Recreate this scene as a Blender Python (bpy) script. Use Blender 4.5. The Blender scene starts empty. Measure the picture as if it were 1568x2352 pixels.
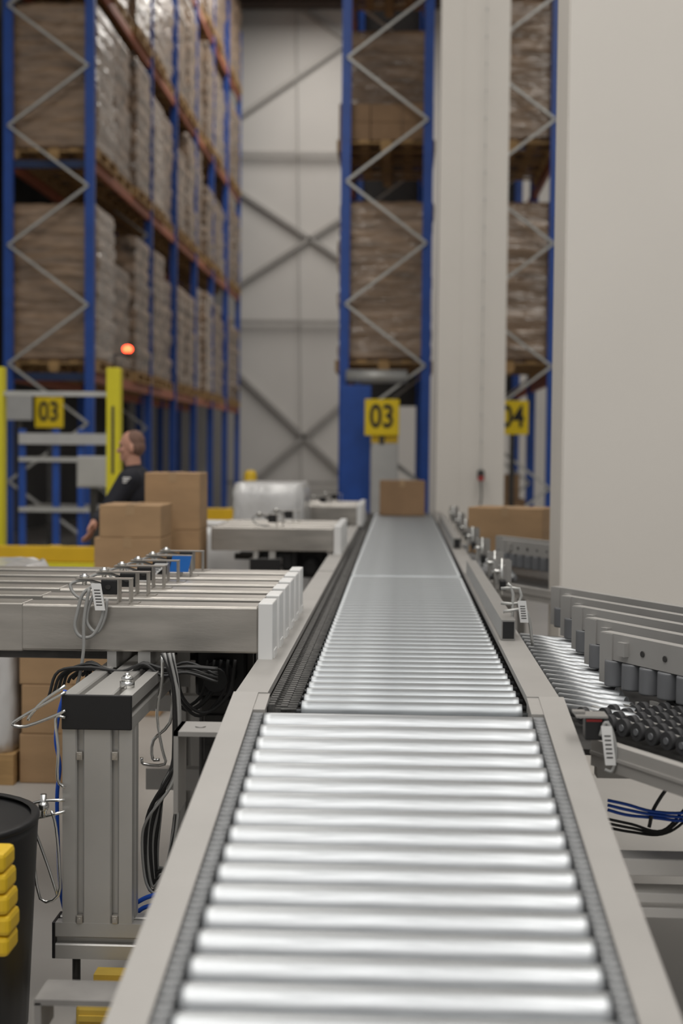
import bpy, bmesh, math, random
from mathutils import Vector, Matrix
random.seed(7)
S=bpy.context.scene
C=S.collection
pi=math.pi
F=3266.7
CAM=Vector((0,0,1.6))
yaw,pitch,roll=math.radians(2.357),math.radians(2.583),math.radians(0.55)
R=Matrix.Rotation(yaw,3,'Z')@Matrix.Rotation(pi/2-pitch,3,'X')@Matrix.Rotation(roll,3,'Z')
def P(px,py,Y):
    d=R@Vector(((px-784)/F,(1176-py)/F,-1)); return CAM+d*(Y/d.y)
cd=bpy.data.cameras.new('camera'); cam=bpy.data.objects.new('camera',cd); C.objects.link(cam)
cam.matrix_world=Matrix.Translation(CAM)@R.to_4x4()
cd.sensor_fit='VERTICAL'; cd.sensor_height=36; cd.sensor_width=24; cd.lens=50
cd.clip_end=200
cd.dof.use_dof=True; cd.dof.focus_distance=4.4; cd.dof.aperture_fstop=2.1
S.camera=cam
S.view_settings.view_transform='Standard'

# ---------------------------------------------------------------- materials
def MAT(name,col,rough=.5,metal=0,var=.08,scale=6,bump=0,bscale=40,coat=0,stretch=(1,1,1),emit=0,trans=0,alpha=1,detail=4,bdist=.02):
    m=bpy.data.materials.new(name); m.use_nodes=True; nt=m.node_tree; b=nt.nodes['Principled BSDF']
    tc=nt.nodes.new('ShaderNodeTexCoord'); mp=nt.nodes.new('ShaderNodeMapping'); mp.inputs['Scale'].default_value=stretch
    nt.links.new(tc.outputs['Object'],mp.inputs['Vector'])
    n=nt.nodes.new('ShaderNodeTexNoise'); n.inputs['Scale'].default_value=scale; n.inputs['Detail'].default_value=detail
    nt.links.new(mp.outputs[0],n.inputs['Vector'])
    r=nt.nodes.new('ShaderNodeValToRGB')
    lo=[max(0,c*(1-var)) for c in col]; hi=[min(1,c*(1+var)) for c in col]
    r.color_ramp.elements[0].position=.3; r.color_ramp.elements[1].position=.7
    r.color_ramp.elements[0].color=(*lo,1); r.color_ramp.elements[1].color=(*hi,1)
    nt.links.new(n.outputs['Fac'],r.inputs[0]); nt.links.new(r.outputs[0],b.inputs['Base Color'])
    b.inputs['Roughness'].default_value=rough; b.inputs['Metallic'].default_value=metal
    b.inputs['Coat Weight'].default_value=coat; b.inputs['Coat Roughness'].default_value=.12
    b.inputs['Transmission Weight'].default_value=trans
    b.inputs['Alpha'].default_value=alpha
    if bump:
        n2=nt.nodes.new('ShaderNodeTexNoise'); n2.inputs['Scale'].default_value=bscale; n2.inputs['Detail'].default_value=3
        nt.links.new(mp.outputs[0],n2.inputs['Vector'])
        bp=nt.nodes.new('ShaderNodeBump'); bp.inputs['Strength'].default_value=bump; bp.inputs['Distance'].default_value=bdist
        nt.links.new(n2.outputs['Fac'],bp.inputs['Height']); nt.links.new(bp.outputs[0],b.inputs['Normal'])
        if coat: nt.links.new(bp.outputs[0],b.inputs['Coat Normal'])
    if emit:
        b.inputs['Emission Color'].default_value=(*col,1); b.inputs['Emission Strength'].default_value=emit
    return m
m_roller=MAT('roller_steel',(.435,.452,.468),.40,.9,.14,9,stretch=(1,14,14))
m_roller2=MAT('zinc_roller_steel',(.36,.38,.395),.38,.85,.14,9,stretch=(1,12,12))
m_alu=MAT('anodised_aluminium',(.48,.47,.45),.42,.5,.05,5,stretch=(1,1,1))
m_rail=MAT('painted_grey_rail',(.38,.365,.345),.5,.1,.05,5)
m_steel=MAT('brushed_steel_beam',(.45,.425,.39),.38,.85,.19,5,bump=.03,bscale=60,stretch=(.6,3,3))
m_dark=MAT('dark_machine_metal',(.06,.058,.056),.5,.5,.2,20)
m_black=MAT('black_plastic',(.010,.010,.011),.45,0,.1)
m_chain=MAT('dark_chain_steel',(.12,.117,.112),.6,.4,.3,60)
m_scallop=MAT('grey_toothed_strip',(.24,.245,.25),.65,.1,.12,30)
m_white=MAT('white_plastic',(.78,.78,.77),.35,0,.02)
m_chrome=MAT('bright_zinc_wire',(.70,.70,.68),.22,1,.05)
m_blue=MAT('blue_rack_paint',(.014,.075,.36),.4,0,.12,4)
m_dblue=MAT('dark_blue_beam',(.010,.028,.09),.5,0,.12,4)  # darker blue than the uprights, for the end beams
m_lace=MAT('galvanised_lacing',(.50,.50,.48),.45,.4,.08,6)
m_orange=MAT('orange_beam_paint',(.38,.11,.05),.5,0,.12,4)
m_wall=MAT('white_wall_panel',(.67,.65,.62),.6,0,.04,.6)
m_brace=MAT('grey_wall_brace',(.40,.385,.365),.55,.2,.06,3)
m_floor=MAT('sealed_concrete',(.40,.385,.365),.4,0,.08,1.5)
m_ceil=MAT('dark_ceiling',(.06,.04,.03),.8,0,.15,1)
m_dwall=MAT('shade_toned_wall',(.06,.058,.055),.8,0,.2,1)  # near-black tone paints the gloom seen through the left rack
m_col=MAT('column_white_paint',(.70,.665,.615),.6,0,.02,1.2,bump=.02,bscale=60)
m_colpale=MAT('column_paler_paint',(.75,.71,.65),.55,0,.02,2)
m_card=MAT('brown_cardboard',(.40,.255,.135),.75,0,.10,4,stretch=(1,1,3))
m_card2=MAT('dull_cardboard',(.30,.185,.10),.75,0,.12,4)
m_tape=MAT('packing_tape',(.40,.265,.145),.35,0,.05)
m_wrapb=MAT('film_over_brown_cartons',(.30,.20,.125),.5,0,.42,2.0,bump=1,bscale=2.4,coat=1,stretch=(.8,.8,4.6),bdist=.06)
m_wrapw=MAT('film_over_pale_cartons',(.25,.172,.115),.5,0,.75,2.2,bump=.8,bscale=3,coat=.5,stretch=(1.7,1.7,2.2),bdist=.04)
m_film=MAT('white_stretch_film',(.66,.655,.65),.3,0,.10,4,bump=.7,bscale=6,coat=.8,stretch=(1,1,.5))
m_wood=MAT('pallet_wood',(.42,.26,.11),.75,0,.2,5,stretch=(1,6,6))
m_yel=MAT('yellow_paint',(.72,.47,.015),.45,0,.06,4)
m_lime=MAT('lime_yellow_paint',(.70,.62,.02),.45,0,.05,4)
m_amber=MAT('amber_guard_paint',(.72,.44,.01),.5,0,.08,3)
m_dull=MAT('worn_yellow_plastic',(.50,.34,.05),.6,0,.15,8)
m_sign=MAT('sign_yellow',(.86,.62,.005),.45,0,.02)
m_red=MAT('red_lamp',(1,.06,.02),.3,0,.02,emit=9)
m_redp=MAT('red_plastic',(.4,.02,.02),.4)
m_cable=MAT('grey_cable',(.32,.32,.31),.5)
m_bcable=MAT('black_cable',(.022,.022,.022),.5)
m_bhose=MAT('blue_hose',(.01,.08,.48),.35)
m_btag=MAT('blue_tag_plastic',(.02,.16,.55),.4)
m_skin=MAT('skin',(.52,.27,.19),.5,0,.08,14)
m_hair=MAT('cropped_hair',(.17,.095,.07),.8,0,.25,60)
m_navy=MAT('navy_jersey',(.008,.009,.016),.8,0,.2,20)
m_trou=MAT('dark_work_trousers',(.03,.03,.035),.85,0,.2,20)
m_grey=MAT('light_grey_enclosure',(.48,.48,.47),.5,0,.04)
m_wheel=MAT('grey_guide_wheel',(.17,.175,.185),.4,.1,.08)
m_skate=MAT('skate_wheel_plastic',(.04,.04,.042),.7,0,.1)
m_eye=MAT('eye_dark',(.03,.02,.02),.2)
m_ltmetal=MAT('light_grey_sheet_metal',(.36,.35,.335),.42,.6,.05,4)
m_slat=MAT('guide_slat_zinc',(.40,.39,.375),.42,.3,.05,4)
m_slab=MAT('worn_grey_plate',(.26,.25,.24),.5,.4,.2,8)
m_pale=MAT('pale_aluminium_rail',(.74,.72,.69),.45,.1,.04,4)

# ---------------------------------------------------------------- helpers
class MB:
    def __init__(s): s.bm=bmesh.new()
    def box(s,x0,x1,y0,y1,z0,z1,bev=0,M=None):
        v=[s.bm.verts.new((x,y,z)) for x in (x0,x1) for y in (y0,y1) for z in (z0,z1)]
        fs=[s.bm.faces.new([v[i] for i in q]) for q in ((0,1,3,2),(4,6,7,5),(0,4,5,1),(2,3,7,6),(0,2,6,4),(1,5,7,3))]
        if bev:
            es=list({e for f in fs for e in f.edges})
            bmesh.ops.bevel(s.bm,geom=es,offset=bev,segments=2,affect='EDGES',profile=.5)
            return s
        if M is not None: bmesh.ops.transform(s.bm,matrix=M,verts=v)
        return s
    def prism(s,poly,a0,a1,axis='X',M=None):
        def mk(p,a):
            if axis=='X': return (a,p[0],p[1])
            if axis=='Y': return (p[0],a,p[1])
            return (p[0],p[1],a)
        A=[s.bm.verts.new(mk(p,a0)) for p in poly]; B=[s.bm.verts.new(mk(p,a1)) for p in poly]
        n=len(poly)
        s.bm.faces.new(A); s.bm.faces.new(B[::-1])
        for i in range(n): s.bm.faces.new((A[i],B[i],B[(i+1)%n],A[(i+1)%n]))
        if M is not None: bmesh.ops.transform(s.bm,matrix=M,verts=A+B)
        return s
    def lathe(s,prof,M=None,seg=20,cap=True):
        rings=[]
        for r,h in prof:
            rings.append([s.bm.verts.new((r*math.cos(2*pi*i/seg),r*math.sin(2*pi*i/seg),h)) for i in range(seg)])
        for a,b in zip(rings,rings[1:]):
            for i in range(seg):
                f=s.bm.faces.new((a[i],a[(i+1)%seg],b[(i+1)%seg],b[i])); f.smooth=True
        if cap:
            s.bm.faces.new(rings[0][::-1]); s.bm.faces.new(rings[-1])
        if M is not None: bmesh.ops.transform(s.bm,matrix=M,verts=[v for r in rings for v in r])
        return s
    def cyl(s,p0,p1,r,r2=None,seg=16):
        p0=Vector(p0);p1=Vector(p1);d=p1-p0
        M=Matrix.Translation(p0)@d.to_track_quat('Z','Y').to_matrix().to_4x4()
        return s.lathe([(r,0),(r if r2 is None else r2,d.length)],M,seg)
    def tube(s,pts,r,seg=8,sub=6):
        pts=[Vector(p) for p in pts]
        if sub>1 and len(pts)>2:
            q=[]
            e=[2*pts[0]-pts[1]]+pts+[2*pts[-1]-pts[-2]]
            for i in range(1,len(e)-2):
                a,b,c,d=e[i-1:i+3]
                for k in range(sub):
                    t=k/sub
                    q.append(.5*((2*b)+(c-a)*t+(2*a-5*b+4*c-d)*t*t+(3*b-a-3*c+d)*t**3))
            q.append(pts[-1]); pts=q
        rings=[];up=None
        for i,p in enumerate(pts):
            t=(pts[min(i+1,len(pts)-1)]-pts[max(i-1,0)]).normalized()
            if up is None: up=t.orthogonal().normalized()
            up=(up-t*up.dot(t)); up=up.normalized() if up.length>1e-6 else t.orthogonal().normalized()
            w=t.cross(up)
            rings.append([s.bm.verts.new(p+up*(r*math.cos(2*pi*k/seg))+w*(r*math.sin(2*pi*k/seg))) for k in range(seg)])
        for a,b in zip(rings,rings[1:]):
            for i in range(seg):
                f=s.bm.faces.new((a[i],a[(i+1)%seg],b[(i+1)%seg],b[i])); f.smooth=True
        s.bm.faces.new(rings[0][::-1]); s.bm.faces.new(rings[-1])
        return s
    def bar(s,p0,p1,w,h):
        p0=Vector(p0);p1=Vector(p1);d=p1-p0
        M=Matrix.Translation(p0)@d.to_track_quat('Z','Y').to_matrix().to_4x4()
        return s.box(-w/2,w/2,-h/2,h/2,0,d.length,0,M)
    def ball(s,c,rad,seg=20,rings=12,M=None):
        T=Matrix.Translation(c)@(M if M is not None else Matrix.Identity(4))@Matrix.Diagonal((*rad,1))
        r=bmesh.ops.create_uvsphere(s.bm,u_segments=seg,v_segments=rings,radius=1,matrix=T)
        for v in r['verts']:
            for f in v.link_faces: f.smooth=True
        return s
    def cap(s,p0,p1,r0,r1):
        s.ball(p0,(r0,)*3,14,10); s.ball(p1,(r1,)*3,14,10); s.cyl(p0,p1,r0,r1,14); return s
ORG={}
def build(mb,name,mat,parent=None,loc=None):
    bm=mb.bm
    bmesh.ops.recalc_face_normals(bm,faces=bm.faces[:])
    me=bpy.data.meshes.new(name); o=bpy.data.objects.new(name,me); C.objects.link(o)
    if parent is not None: org=ORG[parent.name]; o.parent=parent
    else:
        if loc is None:
            xs=[v.co for v in bm.verts]
            loc=((min(v.x for v in xs)+max(v.x for v in xs))/2,(min(v.y for v in xs)+max(v.y for v in xs))/2,min(v.z for v in xs))
        org=Vector(loc); o.location=org
    bmesh.ops.translate(bm,vec=-org,verts=bm.verts[:])
    ORG[o.name]=org
    bm.to_mesh(me); bm.free()
    me.materials.append(mat)
    return o
def tag(o,label,cat,group=None):
    o['label']=label; o['category']=cat
    if group: o['group']=group
    return o
def thing(name,label,cat,loc,group=None):
    o=bpy.data.objects.new(name,None); C.objects.link(o); o.location=loc; o.empty_display_size=.1
    ORG[o.name]=Vector(loc); return tag(o,label,cat,group)
def struct(mb,name,mat):
    o=build(mb,name,mat); o['kind']='structure'; return o
def copy_tree(o,parent=None):
    c=o.copy(); C.objects.link(c); c.parent=parent
    ORG[c.name]=ORG[o.name]
    for ch in list(o.children): copy_tree(ch,c)
    return c
def place(o,par,loc):
    c=o.copy(); C.objects.link(c); c.parent=par; c.location=loc; ORG[c.name]=ORG[o.name]; return c
ORD=['first','second','third','fourth','fifth','sixth','seventh','eighth','ninth','tenth','eleventh','twelfth','thirteenth','fourteenth','fifteenth']

def profile(w,d,sw,sd,nw=.018,nd=.022):
    pts=[]
    def side(p0,p1,n):
        p0=Vector(p0);p1=Vector(p1);t=(p1-p0);L=t.length;t.normalize();nrm=Vector((-t.y,t.x))
        pts.append(p0)
        for i in range(n):
            c=p0+t*(L*(2*i+1)/(2*n))
            pts.extend([c-t*(nw/2+.004),c-t*nw/2+nrm*.004,c-t*nw/2+nrm*nd,c+t*nw/2+nrm*nd,c+t*nw/2+nrm*.004,c+t*(nw/2+.004)])
    a,b=w/2,d/2
    side((-a,-b),(a,-b),sw); side((a,-b),(a,b),sd); side((a,b),(-a,b),sw); side((-a,b),(-a,-b),sd)
    return [(p.x,p.y) for p in pts]

# ---------------------------------------------------------------- setting
struct(MB().box(-14,14,-4,37,-.1,0),'floor',m_floor)
struct(MB().box(-14,14,36.4,36.6,0,13),'wall_back',m_wall)
struct(MB().box(-7.2,-7.0,14,36.4,0,13),'wall_left',m_dwall)  # added behind the left rack so its gaps read dark
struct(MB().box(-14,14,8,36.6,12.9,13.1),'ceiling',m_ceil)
n=[0]
def trim(mb,mat):
    n[0]+=1; return struct(mb,'trim_%d'%n[0],mat)
Yw=36.3
for a,b in (((555,445),(800,607)),((545,655),(800,492)),((548,860),(800,1100)),((575,1110),(800,915)),((545,272),(800,95)),((620,-30),(800,95))):
    trim(MB().bar(P(*a,Yw),P(*b,Yw),.13,.10),m_brace)
for y in (352,738,1108):
    trim(MB().bar(P(520,y,Yw-.1),P(860,y+3,Yw-.1),.10,.09),m_brace)
trim(MB().bar(P(680,-40,Yw),P(692,1200,Yw),.02,.03),m_brace)
trim(MB().box(-6.9,2,33.5,33.8,12.35,12.6),m_orange)
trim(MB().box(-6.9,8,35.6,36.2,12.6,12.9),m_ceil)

# ---------------------------------------------------------------- near inclined conveyor
SL=.131
def zN(Y): return .91-SL*(3.73-Y)
def roller_mesh(L,r,seg=24):
    mb=MB()
    M=Matrix.Rotation(pi/2,4,'Y')
    h=L/2
    mb.lathe([(.007,-h-.02),(.007,-h-.001),(r*.80,-h),(r*.965,-h+.0006),(r,-h+.0026),(r,-h+.02),(r,h-.02),(r,h-.0026),(r*.965,h-.0006),(r*.80,h),(.007,h+.001),(.007,h+.02)],M,seg)
    return mb
near=thing('roller_conveyor','nearest sloping roller conveyor section with wide bright steel rollers','conveyor',(0,2.8,0))
r=.0425
first=None; Y=3.688
while Y>1.75:
    loc=(0,Y-2.8,zN(Y)-r)
    if first is None:
        first=build(roller_mesh(.70,r,48),'roller',m_roller,near); first.data.transform(Matrix.Translation(ORG[near.name])); first.location=loc
    else: place(first,near,loc)
    Y-=.0935
YE=3.88
for sx in (-1,1):
    mb=MB()
    xa,xb=sorted((sx*.452,sx*.384))
    mb.prism([(1.6,zN(1.6)-.004),(YE-.06,zN(YE-.06)-.004),(YE,.926),(YE,.79),(1.6,zN(1.6)-.16)],xa,xb)
    xa,xb=sorted((sx*.386,sx*.352))
    mb.prism([(1.6,zN(1.6)-.10),(3.75,zN(3.75)-.12),(3.75,zN(3.75)-.15),(1.6,zN(1.6)-.13)],xa,xb)
    mb.prism([(3.735,.904),(YE-.06,zN(YE-.06)-.008),(YE,.922),(YE,.85),(3.735,.85)],xa,xb)
    build(mb,'side_rail',m_rail,near)
    mb=MB()
    xa,xb=sorted((sx*.383,sx*.356))
    mb.prism([(1.6,zN(1.6)-.013),(3.73,zN(3.73)-.013),(3.73,zN(3.73)-.05),(1.6,zN(1.6)-.05)],xa,xb)
    Y=1.65
    while Y<3.72:
        mb.cyl((sx*.357,Y,zN(Y)-.0185),(sx*.382,Y,zN(Y)-.0185),.010,seg=12); Y+=.026
    build(mb,'toothed_strip',m_scallop,near)
    for Y in (2.0,3.45):
        xa,xb=sorted((sx*.45,sx*.39))
        build(MB().box(xa,xb,Y-.03,Y+.03,0,zN(Y)-.14).box(xa-.02,xb+.02,Y-.05,Y+.05,0,.012),'leg',m_alu,near)
build(MB().prism([(1.6,zN(1.6)-.10),(3.75,zN(3.75)-.10),(3.75,zN(3.75)-.11),(1.6,zN(1.6)-.11)],-.386,.386),'dark_underlay',m_dark,near)  # dark sheet added to paint the shade beneath the rollers
a=P(415,1660,3.74);b=P(525,1760,3.74)
mb=MB().box(a.x,-.45,3.62,3.76,a.z-.012,a.z).box(a.x,a.x+.012,3.62,3.76,b.z-.10,a.z)
mb.cyl((a.x+.06,3.69,a.z),(a.x+.06,3.69,a.z+.003),.014)
build(mb,'side_bracket',m_ltmetal,near)
build(MB().box(-.80,-.44,3.08,3.2,.355,.368).box(-.80,-.785,3.08,3.2,.28,.36),'low_bracket',m_slab,near)

# ---------------------------------------------------------------- level conveyors
def level(name,label,Y0,Y1,pitch,tube_Y):
    yc=(Y0+Y1)/2
    t=thing(name,label,'conveyor',(0,yc,0))
    f=None; Y=Y0+.06; rr=.031
    while Y<Y1-.03:
        loc=(.037,Y-yc,.91-rr)
        if f is None:
            f=build(roller_mesh(.60,rr,22),'roller',m_roller2,t); f.data.transform(Matrix.Translation(ORG[t.name])); f.location=loc
        else: place(f,t,loc)
        Y+=pitch
    ys=YE+.001 if Y0<4 else Y0
    build(MB().prism([(-.447,.925),(-.358,.925),(-.358,.905),(-.427,.905),(-.427,.78),(-.365,.78),(-.365,.765),(-.447,.765)],ys,Y1,'Y'),'side_rail',m_rail,t)
    build(MB().prism([(.44,.925),(.352,.925),(.352,.905),(.42,.905),(.42,.78),(.352,.78),(.352,.765),(.44,.765)],ys,Y1,'Y'),'side_rail',m_rail,t)
    mb=MB(); Y=Y0+.03
    while Y<Y1:
        mb.box(-.352,-.334,Y,Y+.02,.872,.903).box(-.318,-.300,Y+.01,Y+.032,.872,.898).box(-.334,-.318,Y+.004,Y+.016,.878,.892).cyl((-.345,Y+.01,.888),(-.275,Y+.01,.888),.005,seg=6)
        Y+=.036
    mb.box(-.357,-.352,Y0,Y1,.85,.90)
    build(mb,'drive_chain',m_chain,t)
    build(MB().box(-.42,.40,Y0,Y1,.81,.82),'dark_underlay',m_dark,t)  # added dark sheet stands for shade in the roller gaps
    for Y in [Y0+.5+i*(Y1-Y0-1)/2 for i in range(3)]:
        for x in (-.435,.375):
            build(MB().box(x,x+.05,Y,Y+.05,0,.77).box(x-.02,x+.07,Y-.02,Y+.07,0,.01),'leg',m_alu,t)
    for ya,yb in tube_Y:
        g=build(MB().prism([(.362,.926),(.412,.926),(.412,.998),(.362,.998)],ya,yb,'Y'),'side_guide',m_ltmetal,t)
        build(MB().box(.367,.407,ya-.002,ya+.01,.932,.992),'painted_tube_hollow',m_black,g)  # black block paints the shaded inside of the open tube
    return t
level('roller_conveyor','long level roller conveyor straight beyond the sloping section, chain along its left',3.79,7.75,.105,((5.02,7.7),))
level('roller_conveyor','far end of the level roller conveyor that carries the lone carton',7.78,15.3,.105,((9.6,13.2),))

# ---------------------------------------------------------------- cartons
def carton(x0,x1,y0,y1,z0,z1,label,mat=m_card,group=None,rot=0):
    cx,cy=(x0+x1)/2,(y0+y1)/2
    t=thing('carton',label,'box',(cx,cy,z0),group)
    mb=MB().box(x0,x1,y0,y1,z0,z1,.006)
    mb.box(x0+.003,x1-.003,cy-.002,cy+.002,z1-.001,z1+.0015)
    build(mb,'carton_body',mat,t)
    build(MB().box(cx-.025,cx+.025,y0-.0015,y1+.0015,z1-.06,z1+.0025),'tape',m_tape,t)
    t.rotation_euler=(0,0,rot)
    return t
a=P(871,1172,14.6);b=P(976,1105,14.6)
carton(a.x,b.x,14.6,14.98,.911,b.z,'lone brown carton riding at the far end of the main conveyor',m_card2)

# ---------------------------------------------------------------- left transfer units
def transfer(Y0,nb,xl,xr,label,near_unit,pit=.28):
    yl=Y0+nb*pit
    t=thing('transfer_table',label,'conveyor',((xl+xr)/2,Y0,0))
    for i in range(nb):
        y=Y0+i*pit
        mb=MB().box(xl,xr-.047,y,y+.13,.94,1.09,.007)
        if near_unit: mb.box(xl,-1.205,y-.0025,y+.1325,.938,1.0925,.004)
        b=build(mb,'cross_beam',m_steel,t)
        build(MB().box(xr-.047,xr,y-.012,y+.142,.918,1.104,.004).box(xr-.012,xr+.004,y+.02,y+.11,.90,.95),'end_plate',m_white,b)
        if i<nb-1:
            L=xr-.1-xl; cx=(xl+xr-.1)/2; yy=y+.13+(pit-.13)/2
            build(MB().cyl((cx-L/2,yy,1.045),(cx+L/2,yy,1.045),.024,seg=16).cyl((cx-L/2-.02,yy,1.045),(cx+L/2+.02,yy,1.045),.006,seg=8),'roller',m_roller2,t)
    if near_unit:
        xa=P(145,1700,4.0).x; xb=P(305,1700,4.0).x; ya=3.99
    else: xa,xb,ya=-.95,-.75,Y0-.02
    w=xb-xa; xm=(xa+xb)/2
    tp=build(MB().prism(profile(w,.098,2,1),ya,yl,'Y',Matrix.Translation((xm,0,.842))),'top_profile',m_alu,t)
    build(MB().box(xa,xb,ya-.012,ya,.792,.892,.003),'end_cap',m_black,tp)
    build(MB().box(xm+.02,xm+.06,Y0+.01,yl,.888,.942).box(xm-.08,xm-.05,Y0+.01,yl,.888,.942),'spacer',m_alu,t)
    build(MB().prism(profile(w,.098,2,1),.23,.794,'Z',Matrix.Translation((xm,ya+.05,0))),'post',m_alu,t)
    build(MB().prism(profile(w,.09,2,1),.02,.794 if not near_unit else .94,'Z',Matrix.Translation((xm+.07 if near_unit else xm,yl-.35,0))),'post',m_alu,t)
    bp=build(MB().prism(profile(.1,.105,1,1),xa-.02,-.47,'X',Matrix.Translation((0,ya+.05,.178))),'base_profile',m_alu,t)
    build(MB().box(xa-.03,xa-.02,ya,ya+.1,.125,.231,.002),'end_cap',m_black,bp)
    for x in (xa+.03,-.52):
        build(MB().cyl((x,ya+.05,.02),(x,ya+.05,.127),.012).cyl((x,ya+.05,0),(x,ya+.05,.02),.035),'foot',m_dark,t)
    build(MB().cyl((xl+.1,Y0+.45,.87),(xr-.12,Y0+.45,.87),.022).cyl((xl+.1,Y0+.78,.86),(xr-.12,Y0+.78,.86),.018),'drive_shaft',m_dark,t)
    build(MB().box(xr-.30,xr-.12,Y0+.35,Y0+.56,.74,.935,.012).cyl((xr-.21,Y0+.28,.82),(xr-.21,Y0+.36,.82),.055).cyl((xr-.21,Y0+.20,.82),(xr-.21,Y0+.28,.82),.04),'gearbox',m_black,t)
    for x in (xr-.36,xr-.09):
        build(MB().box(x,x+.006,Y0+.3,Y0+.9,.76,.942).box(x,x+.05,Y0+.3,Y0+.306,.78,.94),'hanger_plate',m_ltmetal,t)
    if near_unit:
        q=P(292,1580,4.12)
        build(MB().cyl((q.x,4.12,.89),(q.x,4.12,.91),.022,seg=6).ball((q.x,4.12,.917),(.018,.018,.012)).cyl((q.x,4.12,.915),(q.x,4.12,.935),.008,seg=10),'bolt',m_chrome,t)
        for px,py in ((184,1735),(265,1735),(184,2110),(265,2110)):
            q=P(px,py,4.0)
            build(MB().box(q.x-.009,q.x+.009,3.988,4.01,q.z-.012,q.z+.012,.002).cyl((q.x,3.984,q.z),(q.x,3.99,q.z),.006,seg=8),'slot_nut',m_steel,t)
        build(MB().box(-.70,-.48,4.95,5.1,.40,.72,.01).box(-.68,-.60,4.93,4.95,.5,.66,.004).box(-.58,-.50,4.93,4.95,.46,.68,.004),'dark_filler_box',m_dark,t)  # added dark box, deepens the darkness under the table
        build(MB().prism(profile(.08,.08,1,1),.02,.94,'Z',Matrix.Translation((-.56,5.25,0))),'post',m_alu,t)
        build(MB().box(-.95,-.47,5.3,5.36,.30,.38).box(-.95,-.47,5.3,5.36,.60,.66),'cross_tie',m_alu,t)
    return t
T1=transfer(4.5,6,-1.75,-.40,'nearest left transfer table of six long steel beams with white end plates',True,.25)
T2=transfer(9.0,4,-1.20,-.37,'middle left transfer table with thick beams, in front of white wrapped pallet',False)
build(MB().box(-1.52,-1.2,9.3,9.9,1.07,1.088),'side_sheet',m_white,T2)
T3=transfer(12.4,5,-1.06,-.33,'farthest left transfer table near the end of the conveyor',False)
def pts(Y,*pp): return [P(a,b,Y) for a,b in pp]
for pp in (((150,1590),(110,1612),(45,1650),(28,1664),(60,1668),(130,1642),(150,1632)),((150,1575),(100,1610),(72,1640),(64,1654)),
           ((150,1648),(128,1650),(134,1720),(132,1790),(150,1810)),
           ((150,1838),(96,1840),(50,1856),(30,1874),(76,1880),(150,1864)),((60,1868),(74,1950),(92,2064),(134,2056),(136,1990),(128,1900),(118,1862)),
           ((70,1880),(110,1990),(132,2058))):
    build(MB().tube(pts(3.97,*pp),.0045,8,3),'wire_bracket',m_chrome,T1)
q=P(100,1852,3.97); build(MB().ball(q,(.016,.016,.016)).cyl(q-Vector((0,.0,.03)),q+Vector((0,0,.035)),.009),'wire_clamp',m_chrome,T1)
for pp in (((372,1505),(372,1560),(360,1640),(372,1720),(378,1755),(330,1755),(325,1740)),((395,1505),(396,1590),(390,1660),(352,1700),(350,1742),(366,1745))):
    build(MB().tube(pts(4.3,*pp),.005,8,3),'wire_bracket',m_chrome,T1)

# sensors along the transfer tables
def sensor(loc,label):
    t=thing('photo_sensor',label,'sensor',loc,'sensors along the transfer tables')
    x,y,z=loc
    build(MB().box(x+.012,x+.016,y-.025,y+.03,z,z+.095).box(x+.05,x+.054,y-.025,y+.03,z,z+.095).box(x-.125,x+.056,y-.022,y+.026,z+.094,z+.099).box(x+.012,x+.08,y-.025,y+.03,z,z+.004),'bracket',m_steel,t)
    b=build(MB().box(x-.042,x+.012,y-.022,y+.022,z+.035,z+.094,.004).cyl((x-.04,y,z+.07),(x-.06,y,z+.07),.01),'sensor_body',m_black,t)
    build(MB().cyl((x-.018,y-.025,z+.065),(x-.018,y-.021,z+.065),.009),'lens',m_dark,b)
    build(MB().cyl((x-.10,y,z+.07),(x-.10,y,z+.115),.008).cyl((x-.10,y,z+.099),(x-.10,y,z+.108),.016,seg=6),'bolt',m_chrome,t)
    build(MB().tube([(x-.045,y,z+.075),(x-.09,y-.01,z+.09),(x-.14,y-.02,z+.075),(x-.12,y-.03,z+.03),(x-.07,y-.03,z+.012),(x-.04,y,z+.01)],.0055,8),'cable',m_cable,t)
    D=Matrix.Diagonal((1,1,.82,1))
    for ch in t.children:
        ch.data.transform(D)
        for g in ch.children: g.data.transform(D)
    return t
xs=P(262,1335,4.55).x
L6=['nearest photo sensor with a grey cable loop and white tag','second photo sensor from the front on the six beam transfer table','third photo sensor from the front on the six beam transfer table','fourth photo sensor from front, white tag on its cable','fifth photo sensor from front, blue tag on its cable','farthest photo sensor on the six beam transfer table']
S0=sensor((xs,4.565,1.09),L6[0]); SS=[S0]
for i in range(1,6):
    c=copy_tree(S0); c.location=(xs+.012*i,4.565+.25*i,1.09); c['label']=L6[i]; ORG[c.name]=Vector(c.location); SS.append(c)
for (x,y,l) in ((-.80,9.07,'front photo sensor on the middle transfer table'),(-.74,9.63,'rear photo sensor on the middle transfer table'),(-.66,12.46,'front photo sensor on the farthest transfer table'),(-.60,13.3,'rear photo sensor on the farthest transfer table')):
    c=copy_tree(SS[1]); c.location=(x,y,1.09); c['label']=l; ORG[c.name]=Vector(c.location)
build(MB().tube(pts(4.47,(215,1345),(190,1365),(178,1405),(172,1440),(185,1462),(212,1460),(232,1425),(236,1390),(230,1355)),.0055,8)
      .tube(pts(4.465,(205,1352),(196,1400),(192,1440),(192,1490),(184,1545),(172,1590)),.0055,8)
      .tube(pts(4.475,(225,1350),(205,1390),(200,1430),(222,1452),(240,1420),(246,1375)),.0055,8),'cable_loop',m_cable,S0)
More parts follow.
